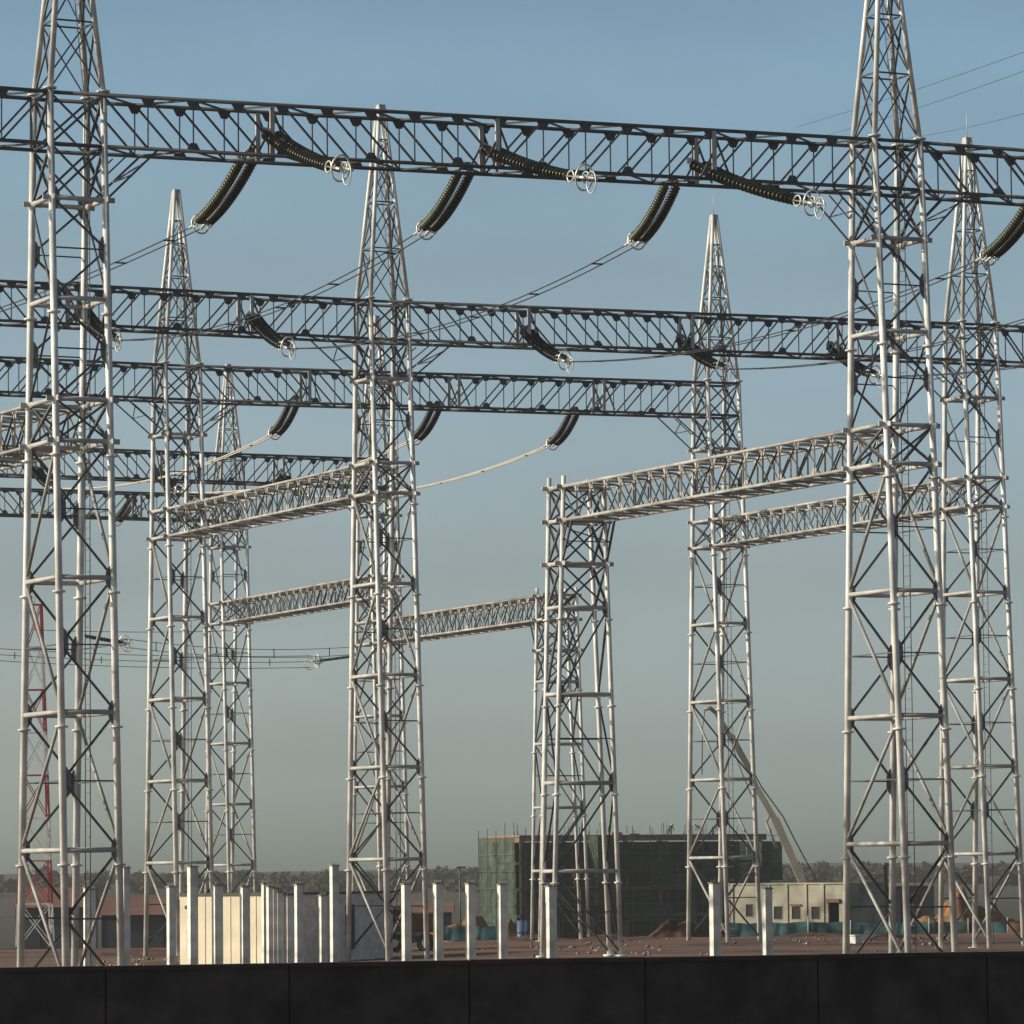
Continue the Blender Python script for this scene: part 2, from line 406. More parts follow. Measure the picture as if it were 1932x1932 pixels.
make_tower('TB', 20.56, 195.96, 'B', 'lattice tower at the right edge half hidden behind the nearest right one', rod=True)
make_tower('TD', -7.85, 257.5, 'D', 'thin far lattice tower seen through the legs of the centre left tower', ladder=False, base=gz(257)-.4)
make_tower('T3', -18.10, 281.4, 'B', 'far small lattice tower right of the cabin tower, lowest of the spires', ladder=False, base=gz(281)-.4)
make_tower('TE', 2.46, 167.85, 'E', 'flat topped lattice column without spire carrying the long sunlit cross beam', ladder=False)
make_tower('T4', 2.32, 233.74, 'E', 'far flat topped lattice column standing just behind the nearer flat topped one', ladder=False, base=gz(234)-.4)

# ---------------------------------------------------------------- truss beams
def make_beam(label, P0, P1, zt, zb, hwid, ends, lit, pan=1.42, pratt=True, posts=(), knee=None, halfspan=None):
    """P0,P1 centre line ends; ends = extra lengths beyond; spans from P0 to P1"""
    d = (P1-P0); Ls = d.length; d = d/Ls; sd = Vector((-d.y, d.x, 0))
    root = thing('truss_beam', label, 'beam', P0+UZ*(zb+HC), 'lattice cross beams of the gantries')
    mc = M_TCHORD if lit else M_CHORD; mb_ = M_RING if lit else M_ANG  # pale or dark steel copies imitate sunlit and shaded beams
    a0, a1 = -ends[0], Ls+ends[1]; i0, i1 = ends[2], Ls-ends[3]
    n = max(2, 2*round((i1-i0)/pan/2)); nodes = [i0+(i1-i0)*k/n for k in range(n+1)]
    def Q(s, side, z): return P0+d*s+sd*side*hwid+UZ*(z+HC)
    for side in (-1, 1):
        for z in (zt, zb):
            m = MB().tube([Q(a0, side, z), Q(a1, side, z)], .062, 10)
            for k, s in enumerate(nodes[1:-1]):
                hh = -.28 if z == zt else .26
                if (k+(0 if z == zt else 1)) % 2 == 0 or z == zt:
                    w0, w1 = .25, .10
                    m.poly([Q(s-w0, side, z), Q(s+w0, side, z), Q(s+w1, side, z+hh), Q(s-w1, side, z+hh)], sd, .025)
            m.build('chord', mc, root)
    mid = (i0+i1)/2 if halfspan is None else halfspan
    for side in (-1, 1):
        for k in range(n+1):
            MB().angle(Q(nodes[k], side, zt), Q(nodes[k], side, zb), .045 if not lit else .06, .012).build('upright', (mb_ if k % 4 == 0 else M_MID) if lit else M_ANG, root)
        for k in range(n):
            s0, s1 = nodes[k], nodes[k+1]
            off = (s1-s0)*.5*(1 if side > 0 else 0)
            if (s0+s1)/2 < mid: p, q = Q(s0, side, zt), Q(s1, side, zb)
            else: p, q = Q(s1, side, zt), Q(s0, side, zb)
            MB().angle(p, q, .06).build('diagonal', M_ANG, root)
            if lit and (side > 0 or k % 4 == 1):
                p, q = (Q(s1, side, zt), Q(s0, side, zb)) if (s0+s1)/2 < mid else (Q(s0, side, zt), Q(s1, side, zb))
                MB().angle(p, q, .045).build('counter_diagonal', M_ANG, root)
    for z in (zt, zb):
        for k in range(n):
            s0, s1 = nodes[k], nodes[k+1]; a = 1 if k % 2 else -1
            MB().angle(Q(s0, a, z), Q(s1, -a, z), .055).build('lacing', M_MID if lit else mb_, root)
    if lit:
        m = MB()
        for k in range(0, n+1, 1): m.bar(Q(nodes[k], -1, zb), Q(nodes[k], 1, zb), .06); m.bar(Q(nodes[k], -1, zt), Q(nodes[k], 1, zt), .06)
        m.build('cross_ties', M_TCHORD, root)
    for s in posts:
        for side in (-1, 1):
            MB().obox(P0+d*s+UZ*HC, d, sd, -.07, .07, side*hwid-.05, side*hwid+.05, zb+.02, zt-.02).build('hanger_post', M_RING, root)
            MB().bar(Q(s, side, zt-.1), Q(s+.55, side, zb+.1), .06).build('hanger_brace', M_ANG, root)
            MB().bar(Q(s-.45, side, zb+.1), Q(s+.1, side, zt-.5), .06).build('hanger_brace', M_ANG, root)
    return root, Q
def knees(root, tw, z0, z1, dirs, along, out=1.75, w=.07):
    for sg in dirs:
        legs = {('u1', 1): 'RF', ('u1', -1): 'NL', ('u2', 1): 'LF', ('u2', -1): 'NR'}[(along, sg)]
        e = u1 if along == 'u1' else u2; other = u2 if along == 'u1' else u1
        qs = []
        for L in legs:
            p = tw.P(L, z0); q = p+e*sg*out; q.z = z1+HC
            # keep the far end on the chord line
            q = tw.P(L, z1)+e*sg*out
            MB().angle(p, q, w).build('knee_brace', M_ANG, root); qs.append((p, q))
            r = tw.P(L, z1-.1)+e*sg*(out*.5)
            MB().angle(tw.P(L, z0+.75), r, w*.7).build('knee_brace', M_ANG, root)
        m = MB().bar(qs[0][0].lerp(qs[0][1], .5), qs[1][0].lerp(qs[1][1], .5), .04).bar(qs[0][0].lerp(qs[0][1], .75), qs[1][0].lerp(qs[1][1], .5), .04)
        m.build('knee_tie', M_ANG, root)
a_t = .876
bw = .708
span = (TW['TR'].c-TW['TL'].c).length
def c_(k): return TW[k].c.copy()
ST = (6.4, 14.0, 21.6)
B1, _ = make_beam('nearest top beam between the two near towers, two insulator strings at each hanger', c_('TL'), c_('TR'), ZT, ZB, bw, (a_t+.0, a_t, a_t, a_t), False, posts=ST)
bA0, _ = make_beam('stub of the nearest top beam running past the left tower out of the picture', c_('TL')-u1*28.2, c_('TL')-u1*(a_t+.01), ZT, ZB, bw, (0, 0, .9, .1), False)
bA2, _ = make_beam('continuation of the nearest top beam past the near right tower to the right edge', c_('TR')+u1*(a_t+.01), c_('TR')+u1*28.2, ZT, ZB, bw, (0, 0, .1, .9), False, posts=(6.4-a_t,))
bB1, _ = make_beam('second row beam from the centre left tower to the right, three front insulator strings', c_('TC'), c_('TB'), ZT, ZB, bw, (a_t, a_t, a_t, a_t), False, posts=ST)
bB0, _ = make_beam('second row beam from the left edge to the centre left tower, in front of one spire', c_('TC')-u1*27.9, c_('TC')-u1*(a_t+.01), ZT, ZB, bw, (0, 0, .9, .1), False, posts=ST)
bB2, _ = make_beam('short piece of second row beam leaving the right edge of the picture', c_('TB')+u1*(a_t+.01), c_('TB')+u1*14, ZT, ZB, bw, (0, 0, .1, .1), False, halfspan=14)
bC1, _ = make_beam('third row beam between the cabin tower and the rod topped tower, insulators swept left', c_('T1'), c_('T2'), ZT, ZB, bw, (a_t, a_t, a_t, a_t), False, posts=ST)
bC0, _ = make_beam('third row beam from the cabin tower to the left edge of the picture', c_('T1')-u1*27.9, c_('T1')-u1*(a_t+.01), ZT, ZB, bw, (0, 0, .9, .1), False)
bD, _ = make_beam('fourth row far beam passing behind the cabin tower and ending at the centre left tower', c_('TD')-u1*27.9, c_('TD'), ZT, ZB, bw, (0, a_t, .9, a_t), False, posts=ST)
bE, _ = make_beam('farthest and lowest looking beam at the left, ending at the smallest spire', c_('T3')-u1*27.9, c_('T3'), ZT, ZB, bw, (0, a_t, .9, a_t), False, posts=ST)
def low_beam(label, A, Bk, K, extra0, extra1):
    hb_a = TW[A].hw(K[0])
    P0, P1 = c_(Bk), c_(A)
    b0 = TW[Bk].hw(K[0])[1]; b1 = TW[A].hw(K[0])[1]
    return make_beam(label, P0, P1, K[0], K[1], .885, (b0+.25, b1+.05, b0+.05, b1+.05), True, pan=1.25)
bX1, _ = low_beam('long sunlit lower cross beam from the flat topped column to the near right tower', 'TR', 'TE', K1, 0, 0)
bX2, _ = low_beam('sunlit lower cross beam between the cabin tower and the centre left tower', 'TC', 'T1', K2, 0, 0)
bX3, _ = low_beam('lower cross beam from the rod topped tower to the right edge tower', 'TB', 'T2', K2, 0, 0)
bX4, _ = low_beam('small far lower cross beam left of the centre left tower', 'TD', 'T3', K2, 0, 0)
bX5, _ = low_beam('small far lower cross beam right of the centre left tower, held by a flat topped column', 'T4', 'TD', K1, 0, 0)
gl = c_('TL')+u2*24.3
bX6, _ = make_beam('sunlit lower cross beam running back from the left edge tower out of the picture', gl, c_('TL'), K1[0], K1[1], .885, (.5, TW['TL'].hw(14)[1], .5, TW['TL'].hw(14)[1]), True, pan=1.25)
knees(B1, TW['TL'], ZK, ZB, (1,), 'u1'); knees(B1, TW['TR'], ZK, ZB, (-1,), 'u1'); knees(bA2, TW['TR'], ZK, ZB, (1,), 'u1')
knees(bB0, TW['TC'], ZK, ZB, (-1,), 'u1', 2.1); knees(bB1, TW['TC'], ZK, ZB, (1,), 'u1', 2.1); knees(bB1, TW['TB'], ZK, ZB, (-1,), 'u1', 2.1)
knees(bC0, TW['T1'], ZK, ZB, (-1,), 'u1', 2.1); knees(bC1, TW['T1'], ZK, ZB, (1,), 'u1', 2.1); knees(bC1, TW['T2'], ZK, ZB, (-1,), 'u1', 2.1)
knees(bD, TW['TD'], ZK, ZB, (-1,), 'u1', 2.1); knees(bE, TW['T3'], ZK, ZB, (-1,), 'u1', 2.1)
knees(bX1, TW['TE'], 11.57, K1[1], (-1,), 'u2', .8); knees(bX5, TW['T4'], 11.57, K1[1], (1,), 'u2', .8)

# ---------------------------------------------------------------- insulator strings
def bez(p0, p1, p2, t): return p0*(1-t)**2+p1*2*t*(1-t)+p2*t*t
def make_string(label, A, Epos, sag, front, mat_ins, nd=24, sep=.42, rdisc=.165, side_ax=None):
    """twin string hanging from A to Epos; sag drops the middle"""
    ax = side_ax or u1
    root = thing('insulator_string', label, 'insulator', A, 'twin insulator strings of the gantries')
    midp = (A+Epos)/2-UZ*sag
    def cur(t): return bez(A, midp, Epos, t)
    MB().poly([A-ax*.12+UZ*.08, A+ax*.12+UZ*.08, cur(.05)+ax*.30, cur(.05)-ax*.30], (Epos-A).cross(ax), .04).build('yoke_plate', M_PLATE, root)
    for sg in (-1, 1):
        o = ax*sg*sep/2; m = MB(); m.tube([cur(.05+.85*k/12)+o for k in range(13)], .035, 6)
        for k in range(nd):
            t = .08+.80*k/(nd-1); p = cur(t)+o; dd = (cur(t+.01)-cur(t)).normalized()
            m.tube([p-dd*.045, p-dd*.01, p+dd*.035, p+dd*.045], [.045, rdisc*.72, rdisc, rdisc*.85], 14, True)
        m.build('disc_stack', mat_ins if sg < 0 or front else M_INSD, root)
        # grading ring, racetrack shaped, at the live end of each string
        p = cur(.93)+o; dd = (cur(.95)-cur(.9)).normalized()
        MB().ring(p+ax*sg*.05, ax*1., .22, .17, UZ, .028).build('grading_ring', M_RINGW, root)
    p = cur(.92); dd = (cur(.95)-cur(.9)).normalized(); nr = dd.cross(ax)
    MB().poly([cur(.90)-ax*.32, cur(.90)+ax*.32, cur(.97)+ax*.2, cur(.97)-ax*.2], nr, .04).build('yoke_plate', M_PLATE, root)
    MB().ring(Epos-dd*.10, dd, .30, .33 if not front else .40, UZ, .032).build('corona_ring', M_RINGW, root)
    m = MB()
    for sg in (-1, 1): m.tube([cur(.95)+ax*sg*.16, Epos+ax*sg*.2+dd*.35], .05, 8)
    m.build('dead_end_clamp', M_RINGW, root)
    if front: MB().ring(Epos+dd*.38-UZ*.12, ax, .30, .34, UZ, .02).build('jumper_loop', M_RINGW, root)
    return Epos+dd*.35
def station(tc_, s): return tc_+u1*s
def plane_pt(px, py, base): return on_plane(px, py, base, u1)
def cond(label, P, Q, sag, m=M_WIRE, n=2, sep=.4, r=.022, grp='twin conductors between the gantries', spac=True, ax=None, name='conductor_bundle'):
    root = thing(name, label, 'power line', P, grp); ax = ax or u1
    N = 28
    def cur(t): return P.lerp(Q, t)-UZ*sag*4*t*(1-t)
    for k in range(n):
        o = ax*sep*(k-(n-1)/2)
        MB().tube([cur(i/N)+o for i in range(N+1)], r, 6).build('wire', m, root)
    if spac and n > 1:
        L = (Q-P).length; cnt = max(1, int(L/5))
        for i in range(cnt):
            t = (i+.5)/cnt; p = cur(t)
            mm = MB().bar(p-ax*sep/2*1.15, p+ax*sep/2*1.15, .05); mm.build('spacer', M_WIRE, root)
    return root
zat = ZB+.55+HC
# row A: back strings (towards the second row) and front strings (towards the camera)
ends_A = []
nmA = ('left', 'middle', 'right')
pxA_back = ((376, 424), (800, 436), (1198, 456)); pxA_front = ((645, 318), (1105, 335), (1535, 383))
for i, s in enumerate(ST):
    b = station(c_('TL'), s)
    A = b+u2*.55+UZ*(zat-.1); E = plane_pt(*pxA_back[i], b)
    ends_A.append(make_string(('leftmost', 'middle', 'rightmost')[i]+' of three dark strings swept down left below the nearest top beam', A, E, .55, False, M_INS, 26))
    A = b-u2*.55+UZ*(zat+.35); E = plane_pt(*pxA_front[i], b)
    e = make_string(('brown string sloping right, ringed end left of the centre spire', 'brown string sloping right along the middle of the nearest top beam', 'long brown string sloping right into the near right tower')[i], A, E, .35, True, M_INS, 26, rdisc=.17)
b = station(c_('TR'), 6.4); A = b+u2*.55+UZ*(zat-.1); dA = ends_A[1]-station(c_('TL'), 14.0)
ends_A.append(make_string('dark insulator string at the right edge under the nearest top beam', A, station(c_('TR'), 6.4)+dA-u2*.3, .55, False, M_INS, 26))
# row B front strings
ends_B = []
lbB = ('far left string of the second row beam beyond the left edge', 'second row string showing between the legs of the left edge tower', 'second row string left of the centre left tower with looped rings',
       'second row string just right of the middle of the picture', 'second row string in front of the rod topped spire', 'second row string seen behind the near right tower')
dB = None
pxB = {2: (556, 658), 3: (1083, 680), 4: (1400, 688)}
posB = []
for j in range(6):
    t0 = c_('TC')-u1*27.9 if j < 3 else c_('TC'); s = ST[j % 3]; posB.append(station(t0, s))
b = posB[2]; relB = plane_pt(545, 655, b)-b
for j in range(6):
    b = posB[j]; A = b-u2*.6+UZ*(zat+.25)
    if j == 0: 
        E = b+relB
        e = E; ends_B.append(E); make_string(lbB[j], A, E, .35, True, M_INSD, 22); continue
    ends_B.append(make_string(lbB[j], A, b+relB, .45, True, M_INSD, 24))
# row C back strings
ends_C = []; pxC = ((490, 824), (790, 832), (1038, 842))
bm = station(c_('T1'), ST[2]); relC = plane_pt(1040, 838, bm)-bm
for i, s in enumerate(ST):
    b = station(c_('T1'), s); A = b+u2*.55+UZ*(zat-.05)
    ends_C.append(make_string(('leftmost', 'middle', 'rightmost')[i]+' of three dark strings swept down left below the third row beam', A, b+relC, .6, False, M_INSD, 22))
ends_D = []
for i, s in enumerate(ST):
    b = station(c_('TD')-u1*27.9, s); A = b-u2*.55+UZ*(zat-.05); E = b-u2*3.6+UZ*(ZB-.9+HC)
    ends_D.append(make_string(('leftmost', 'middle', 'rightmost')[i]+' string on the front of the fourth row far beam', A, E, .4, True, M_INSD, 20))
b = station(c_('T3')-u1*27.9, ST[2]); make_string('dark string crossing the farthest beam just left of the cabin tower', b+u2*.55+UZ*(ZT-.2+HC), b+u2*3.6+UZ*(ZB+.1+HC), .3, False, M_INSD, 18)
# conductors
cond('twin wires from the leftmost swept string down to the left edge', ends_A[0], ends_B[0], .25)
cond('twin wires from the middle swept string passing across the second row beam', ends_A[1], ends_B[1], .9)
cond('twin wires from the rightmost swept string to the string left of the centre left tower', ends_A[2], ends_B[2], .9)
cond('twin wires from the right edge falling to the string right of the middle', ends_A[3], ends_B[3], .9)
dAB = ends_A[1]-station(c_('TL'), 14.0)
for j, s in ((4, 14.0), (5, 21.6)):
    cond(('twin wires rising right from the rod topped spire behind the near right tower', 'twin wires rising right behind the right edge tower')[j-4], station(c_('TR'), s)+dAB, ends_B[j], .9)
for i in range(3):
    cond(('pale twin wires falling left from the leftmost third row string', 'pale twin wires falling left behind the centre left tower', 'pale twin wires falling left from the rightmost third row string')[i], ends_C[i], ends_D[i], .8, M_WIREL, sep=.22, r=.035)
# overhead wires rising over the near right tower
for i, (xa, ya, xb, yb) in enumerate(((1500, 240, 1932, 98), (1560, 255, 1932, 134), (1700, 262, 1932, 214))):
    P = at(xa, ya, 330); Q = at(xb, yb, 230)
    w_ = cond(('highest', 'middle', 'lowest')[i]+' of three thin overhead wires rising to the top right', P, Q, .15, M_WIRE, 1, r=.014, grp='overhead wires at the top right', spac=False, name='overhead_wire')
# low strung bus wires at the left
pT = TW['TD'].P('L', 12.6)
eL = pT-u1*2.6-UZ*.35
for k, dz in enumerate((0., )):
    e = make_string('slim strain string reaching left from behind the centre left tower above the sheds', pT, eL, .02, True, M_INSD, 14, sep=.3, rdisc=.10, side_ax=u2)
    cond('three slack low wires crossing behind the cabin tower to the left edge tower', e-u2*.1, e-u1*26.+UZ*.6, .35, M_WIRE, 3, .34, .02, 'low bus wires at the left', True, UZ)
pW = at(160, 1200, 232); pE = at(236, 1213, 238)
e = make_string('slim strain string with an oval ring just right of the left edge tower', pW, pE, .02, True, M_INSD, 12, sep=.3, rdisc=.10, side_ax=u2)
cond('upper slack low wires running right from the oval ring', pE, TW['TD'].P('L', 12.9), .35, M_WIRE, 2, .45, .02, 'low bus wires at the left', True, UZ)
cond('short single wire running level left of the oval ring', at(60, 1188, 232), at(440, 1190, 246), .1, M_WIRE, 1, .4, .018, 'low bus wires at the left', False)

# ---------------------------------------------------------------- red and white mast at the left edge
def red_mast():
    p = at(66, 1700, 300); g = gz(300); root = thing('striped_mast', 'red and white striped lattice mast at the left edge of the picture', 'mast', (p.x, p.y, g))
    topz = at(90, 1140, 300).z; n = 8
    for k in range(n):
        z0, z1 = lerp(g, topz, k/n), lerp(g, topz, (k+1)/n); h0, h1 = lerp(1.15, .45, k/n), lerp(1.15, .45, (k+1)/n); m = MB()
        cs = [Vector((a, b, 0)) for a, b in ((-1, -1), (1, -1), (1, 1), (-1, 1))]; o = Vector((p.x, p.y, 0))
        for i in range(4):
            a, b = cs[i], cs[(i+1) % 4]
            m.bar(o+a*h0+UZ*z0, o+a*h1+UZ*z1, .12)
            m.bar(o+a*h0+UZ*z0, o+b*h1+UZ*z1, .06); m.bar(o+b*h0+UZ*z0, o+a*h1+UZ*z1, .06); m.bar(o+a*h1+UZ*(z1-.03), o+b*h1+UZ*(z1-.03), .08)
        m.build('lattice_section', M_MAST if k % 2 else M_MASTW, root)
    MB().tube([Vector((p.x, p.y, topz-.1)), Vector((p.x, p.y, topz+2))], .04, 6).build('aerial', M_MASTW, root)
red_mast()

# ---------------------------------------------------------------- white concrete posts
POSTS = [  # x left edge, top y, width px, label
 (157, 1671, 15, 'short white post left of the pair behind the left edge tower'),
 (166, 1675, 15, 'short white post behind the left edge tower, partly covered by its brace'),
 (229, 1633, 17, 'tall white post directly right of the left edge tower'),
 (314, 1669, 18, 'short white post just left of the cream cabin'),
 (353, 1631, 21, 'tall white post in front of the left end of the cream cabin'),
 (399, 1667, 22, 'short white post in front of the cream cabin, right of its tall post'),
 (452, 1669, 20, 'short white post in front of the middle of the cream cabin'),
 (493, 1664, 15, 'slim white post, first of the tight cluster at the cabin corner'),
 (502, 1669, 16, 'slim white post, second of the tight cluster at the cabin corner'),
 (511, 1673, 16, 'slim white post, third of the tight cluster at the cabin corner'),
 (519, 1680, 16, 'slim white post, last and lowest of the tight cluster at the cabin corner'),
 (537, 1686, 16, 'low white post just past the lit corner of the cabin'),
 (555, 1665, 17, 'short white post in front of the shaded cabin side'),
 (601, 1686, 16, 'low white post left of the tall one by the centre left tower'),
 (622, 1629, 18, 'tall white post beside the left leg of the centre left tower'),
 (757, 1664, 19, 'short white post inside the right legs of the centre left tower'),
 (817, 1663, 19, 'short white post right of the centre left tower'),
 (878, 1663, 19, 'short white post by the thin street lamp'),
 (938, 1665, 19, 'short white post left of the netted building corner'),
 (1029, 1668, 21, 'short grey post between the legs of the flat topped column'),
 (1338, 1662, 21, 'short white post inside the rod topped tower'),
 (1437, 1672, 20, 'white post right of the rod topped tower before the pale concrete building')]
for (xl, ty, wpx, lab) in POSTS:
    Y = 8334*.42/19.; Y = {15: 178, 16: 174, 17: 168, 18: 163}.get(wpx, 158)
    sz = wpx*Y/8334/1.341
    p = at(xl+wpx/2, 1700, Y); tz = at(xl+wpx/2, ty, Y).z
    root = thing('concrete_post', lab, 'post', (p.x, p.y, gz(p.y, p.x)), 'white posts standing along the yard wall')
    o = Vector((p.x, p.y, 0)); h = sz/2
    MB().obox(o, u1, u2, -h, h, -h, h, -.8, tz-.10).build('shaft', M_POST, root)
    m = MB().obox(o, u1, u2, -h-.03, h+.03, -h-.03, h+.03, tz-.098, tz-.05)
    for a, b in ((-1, -1), (1, 1), (-1, 1), (1, -1)): m.tube([o+u1*a*h*.6+u2*b*h*.6+UZ*(tz-.05), o+u1*a*h*.6+u2*b*h*.6+UZ*(tz+.05)], .018, 6)
    m.build('cap_plate', M_POSTCAP, root)

# ---------------------------------------------------------------- dark wall in the foreground
def dark_wall():
    a = at(99, 1824, 57.9); b = at(1830, 1796, 61.1); d = (b-a); d.z = 0; n = Vector((-d.y, d.x, 0)).normalized(); dn = d.normalized()
    root = thing('boundary_wall', 'long low dark wall across the bottom of the picture', 'wall', (a.x, a.y, 0))
    sl = (b.z-a.z)/d.length
    A0, A1 = -14, d.length+14
    def pt(s, k, z): return Vector((a.x, a.y, 0))+dn*s+n*k+UZ*z
    def prism(s0, s1, k0, k1, za, zb, name, m, base=None):
        mb = MB(); v = []
        for s in (s0, s1):
            zt = a.z+sl*s
            v += [pt(s, k0, zt+za if base is None else base), pt(s, k1, zt+za if base is None else base), pt(s, k1, zt+zb), pt(s, k0, zt+zb)]
        mb.v = v; mb.f = [[0, 1, 2, 3], [7, 6, 5, 4], [0, 4, 5, 1], [1, 5, 6, 2], [2, 6, 7, 3], [3, 7, 4, 0]]; mb.sm = [False]*6
        mb.build(name, m, root)
    s = A0
    while s < A1-1:
        e_ = random.uniform(0, .015); prism(s+.012, min(s+2.44, A1), e_, .22, 0, -.061, 'wall_panel', M_WALL, base=-.2); s += 2.45
    prism(A0, A1, .06, .18, 0, -.07, 'wall_core', M_WALL, base=-.2)
    s = A0
    while s < A1-1:
        prism(s, min(s+2.43, A1), -.04, .26, -.06, random.uniform(-.006, .004), 'coping', M_COPE); s += 2.45
dark_wall()

# ---------------------------------------------------------------- cream cabin
def cabin():
    cnr = at(531, 1700, 186); tz = at(531, 1684, 186).z; n1 = Vector((-.5, -.866, 0)); e1 = Vector((-.866, .5, 0)); e2 = Vector((.5, .866, 0))
    g = Vector((cnr.x, cnr.y, 0)); root = thing('site_cabin', 'cream site cabin with flat roof behind the row of white posts', 'cabin', g)
    L1, L2 = 5.15, 8.9
    MB().obox(g, e1, e2, 0, L1, 0, L2, -.7, tz-.1).build('walls', M_CREAM, root)
    MB().obox(g, e1, e2, -.08, L1+.08, -.08, L2+.08, tz-.098, tz).build('roof', M_CREAMT, root)
    MB().obox(g, e1, e2, -.012, -.001, .03, L2-.03, -.6, tz-.14).build('shade_tone_sheet', M_SHADE_TRIM, root)  # added thin sheet whose colour sets the tone of the shaded side
    MB().obox(g, e1, e2, -.05, -.014, 5.0, 5.7, .1, 2.0).build('door', M_MAROON, root)
    for k in range(1, 4): MB().obox(g, e1, e2, L1*k/4-.02, L1*k/4+.02, -.02, -.002, -.6, tz-.14).build('panel_joint', M_SHADE_TRIM, root)
    for k in (.93, .60): MB().obox(g, e1, e2, L1*k-.04, L1*k+.04, -.035, -.002, .15, 1.0).build('vent_slot', M_SHADE_TRIM, root)
    p = g+e1*L1*.93+UZ*(tz-.6)-e2*.0; MB().tube([p-e2*.05, p+e2*.01], .09, 12).build('pipe_outlet', M_CREAMT, root)
    MB().tube([g+e1*L1*.8+e2*.6+UZ*(tz), g+e1*L1*.8+e2*.6+UZ*(tz+.18)], .10, 10).build('roof_vent', M_CREAMT, root)
cabin()

# ---------------------------------------------------------------- netted building under construction
def netted():
    Y = 440; cn = at(982, 1700, Y); tz = at(982, 1576, Y).z; g0 = gz(Y); o = Vector((cn.x, cn.y, 0))
    root = thing('unfinished_building', 'dark unfinished block wrapped in green netting with rebar on its roof', 'building', (cn.x, cn.y, g0))
    Lx, Ly = 28.0, 7.0; nfl = 4; H = tz-g0
    for k in range(1, nfl+1):
        z = g0+H*k/nfl
        MB().obox(o, u1, u2, 0.02, Lx, 0.02, Ly, z-.28, z-(.0 if k < nfl else .3)).build('floor_slab', M_CONC, root)
    MB().obox(o, u1, u2, -.15, Lx+.1, -.15, .05, tz-.62, tz).build('roof_formwork', M_FORM, root)
    MB().obox(o, u1, u2, -.15, .02, .06, Ly, tz-.62, tz).build('roof_formwork', M_FORM, root)
    for i in range(8):
        for j in (0.4, Ly-.6): MB().obox(o, u1, u2, .3+i*Lx*.97/7, .75+i*Lx*.97/7, j, j+.4, g0, tz-.63).build('column', M_CONC, root)
    MB().obox(o, u1, u2, 1, Lx-1, 3.5, 3.8, g0, tz-.7).build('inner_wall', M_DARK, root)  # blackened to paint the unlit inside
    rnd = random.Random(5)
    # netting sheets on the front, each lift of scaffold its own sheet, some missing
    nb = 10
    for i in range(nb):
        for k in range(6):
            z0 = g0+.4+k*(H-1.1)/6; z1 = z0+(H-1.1)/6-.05; x0, x1 = Lx*i/nb+.04, Lx*(i+1)/nb-.04
            if k < 1 or rnd.random() < (.4 if k < 3 else .07): continue
            m = MB(); nn = 6; b = len(m.v)
            for q in range(nn+1):
                t = q/nn; bul = .07*math.sin(t*math.pi*2+i+k)+rnd.uniform(-.03, .03)
                for z in (z0+rnd.uniform(-.05, .1), z1): m.v.append(o+u1*lerp(x0, x1, t)+u2*(-1.15+bul)+UZ*z)
            for q in range(nn): m.f.append([2*q, 2*q+2, 2*q+3, 2*q+1]); m.sm.append(True)
            m.build('netting_sheet', M_NETD if rnd.random() > .22 or k < 3 else M_NET, root)  # most front sheets take the copy darkened for shade
    # left end: sunlit netting
    for i in range(3):
        for k in range(6):
            z0 = g0+.3+k*(H-.5)/6; z1 = z0+(H-.5)/6-.06; y0, y1 = -1.2+i*(Ly+1.2)/3+.04, -1.2+(i+1)*(Ly+1.2)/3-.04
            m = MB(); nn = 5
            for q in range(nn+1):
                t = q/nn
                for z in (z0, z1): m.v.append(o+u1*(-1.1+.06*math.sin(t*6+k)+rnd.uniform(-.02, .02))+u2*lerp(y0, y1, t)+UZ*z)
            for q in range(nn): m.f.append([2*q+1, 2*q+3, 2*q+2, 2*q]); m.sm.append(True)
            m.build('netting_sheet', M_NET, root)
    # projecting netted stair bays
    for (s0, s1, dp, top) in ((7.0, 9.2, 3.3, .2), (Lx-1.9, Lx+.5, 2.6, -.5)):
        m = MB().obox(o, u1, u2, s0, s1, -dp, -1.3, g0+(3.5 if s0 < 8 else 5.8), tz-.3+top); m.build('netted_stair_bay', M_NET, root)
    # scaffold
    for i in range(15):
        s = Lx*i/14; MB().bar(o+u1*s-u2*1.3+UZ*(g0-.2), o+u1*s-u2*1.3+UZ*(tz+rnd.uniform(.2, 1.0)), .07).build('scaffold_pole', M_SCAF, root)
    for k in range(7):
        z = g0+.3+k*(H-.5)/6; MB().bar(o-u1*1.3-u2*1.35+UZ*z, o+u1*(Lx+.9)-u2*1.35+UZ*z, .06).build('scaffold_ledger', M_SCAF, root)
        MB().bar(o-u1*1.25-u2*1.4+UZ*z, o-u1*1.25+u2*Ly+UZ*z, .06).build('scaffold_ledger', M_SCAF, root)
    for i in range(5):
        MB().bar(o-u1*1.3+u2*(-1.3+i*2.0)+UZ*(g0-.2), o-u1*1.3+u2*(-1.3+i*2.0)+UZ*(tz+rnd.uniform(.3, 1.3)), .06).build('scaffold_pole', M_SCAF, root)
    for i in range(34):
        s = rnd.uniform(0, Lx); q = rnd.uniform(.1, Ly-.3); h = rnd.uniform(.35, 1.3); p = o+u1*s+u2*q+UZ*(tz-.35)
        MB().bar(p, p+UZ*(h+.3)+u1*rnd.uniform(-.08, .08), .045 if i % 3 else .07).build('rebar', M_SCAF, root)
    # shed loose materials on the roof
    for s, h in ((10.5, .55), (12.5, .4), (14.2, .3)): MB().obox(o, u1, u2, s, s+1.2, .3, 1.2, tz-.28, tz+h-.3).build('timber_stack', M_FORM, root)
    return o, tz, root
NO, NTZ, NR = netted()

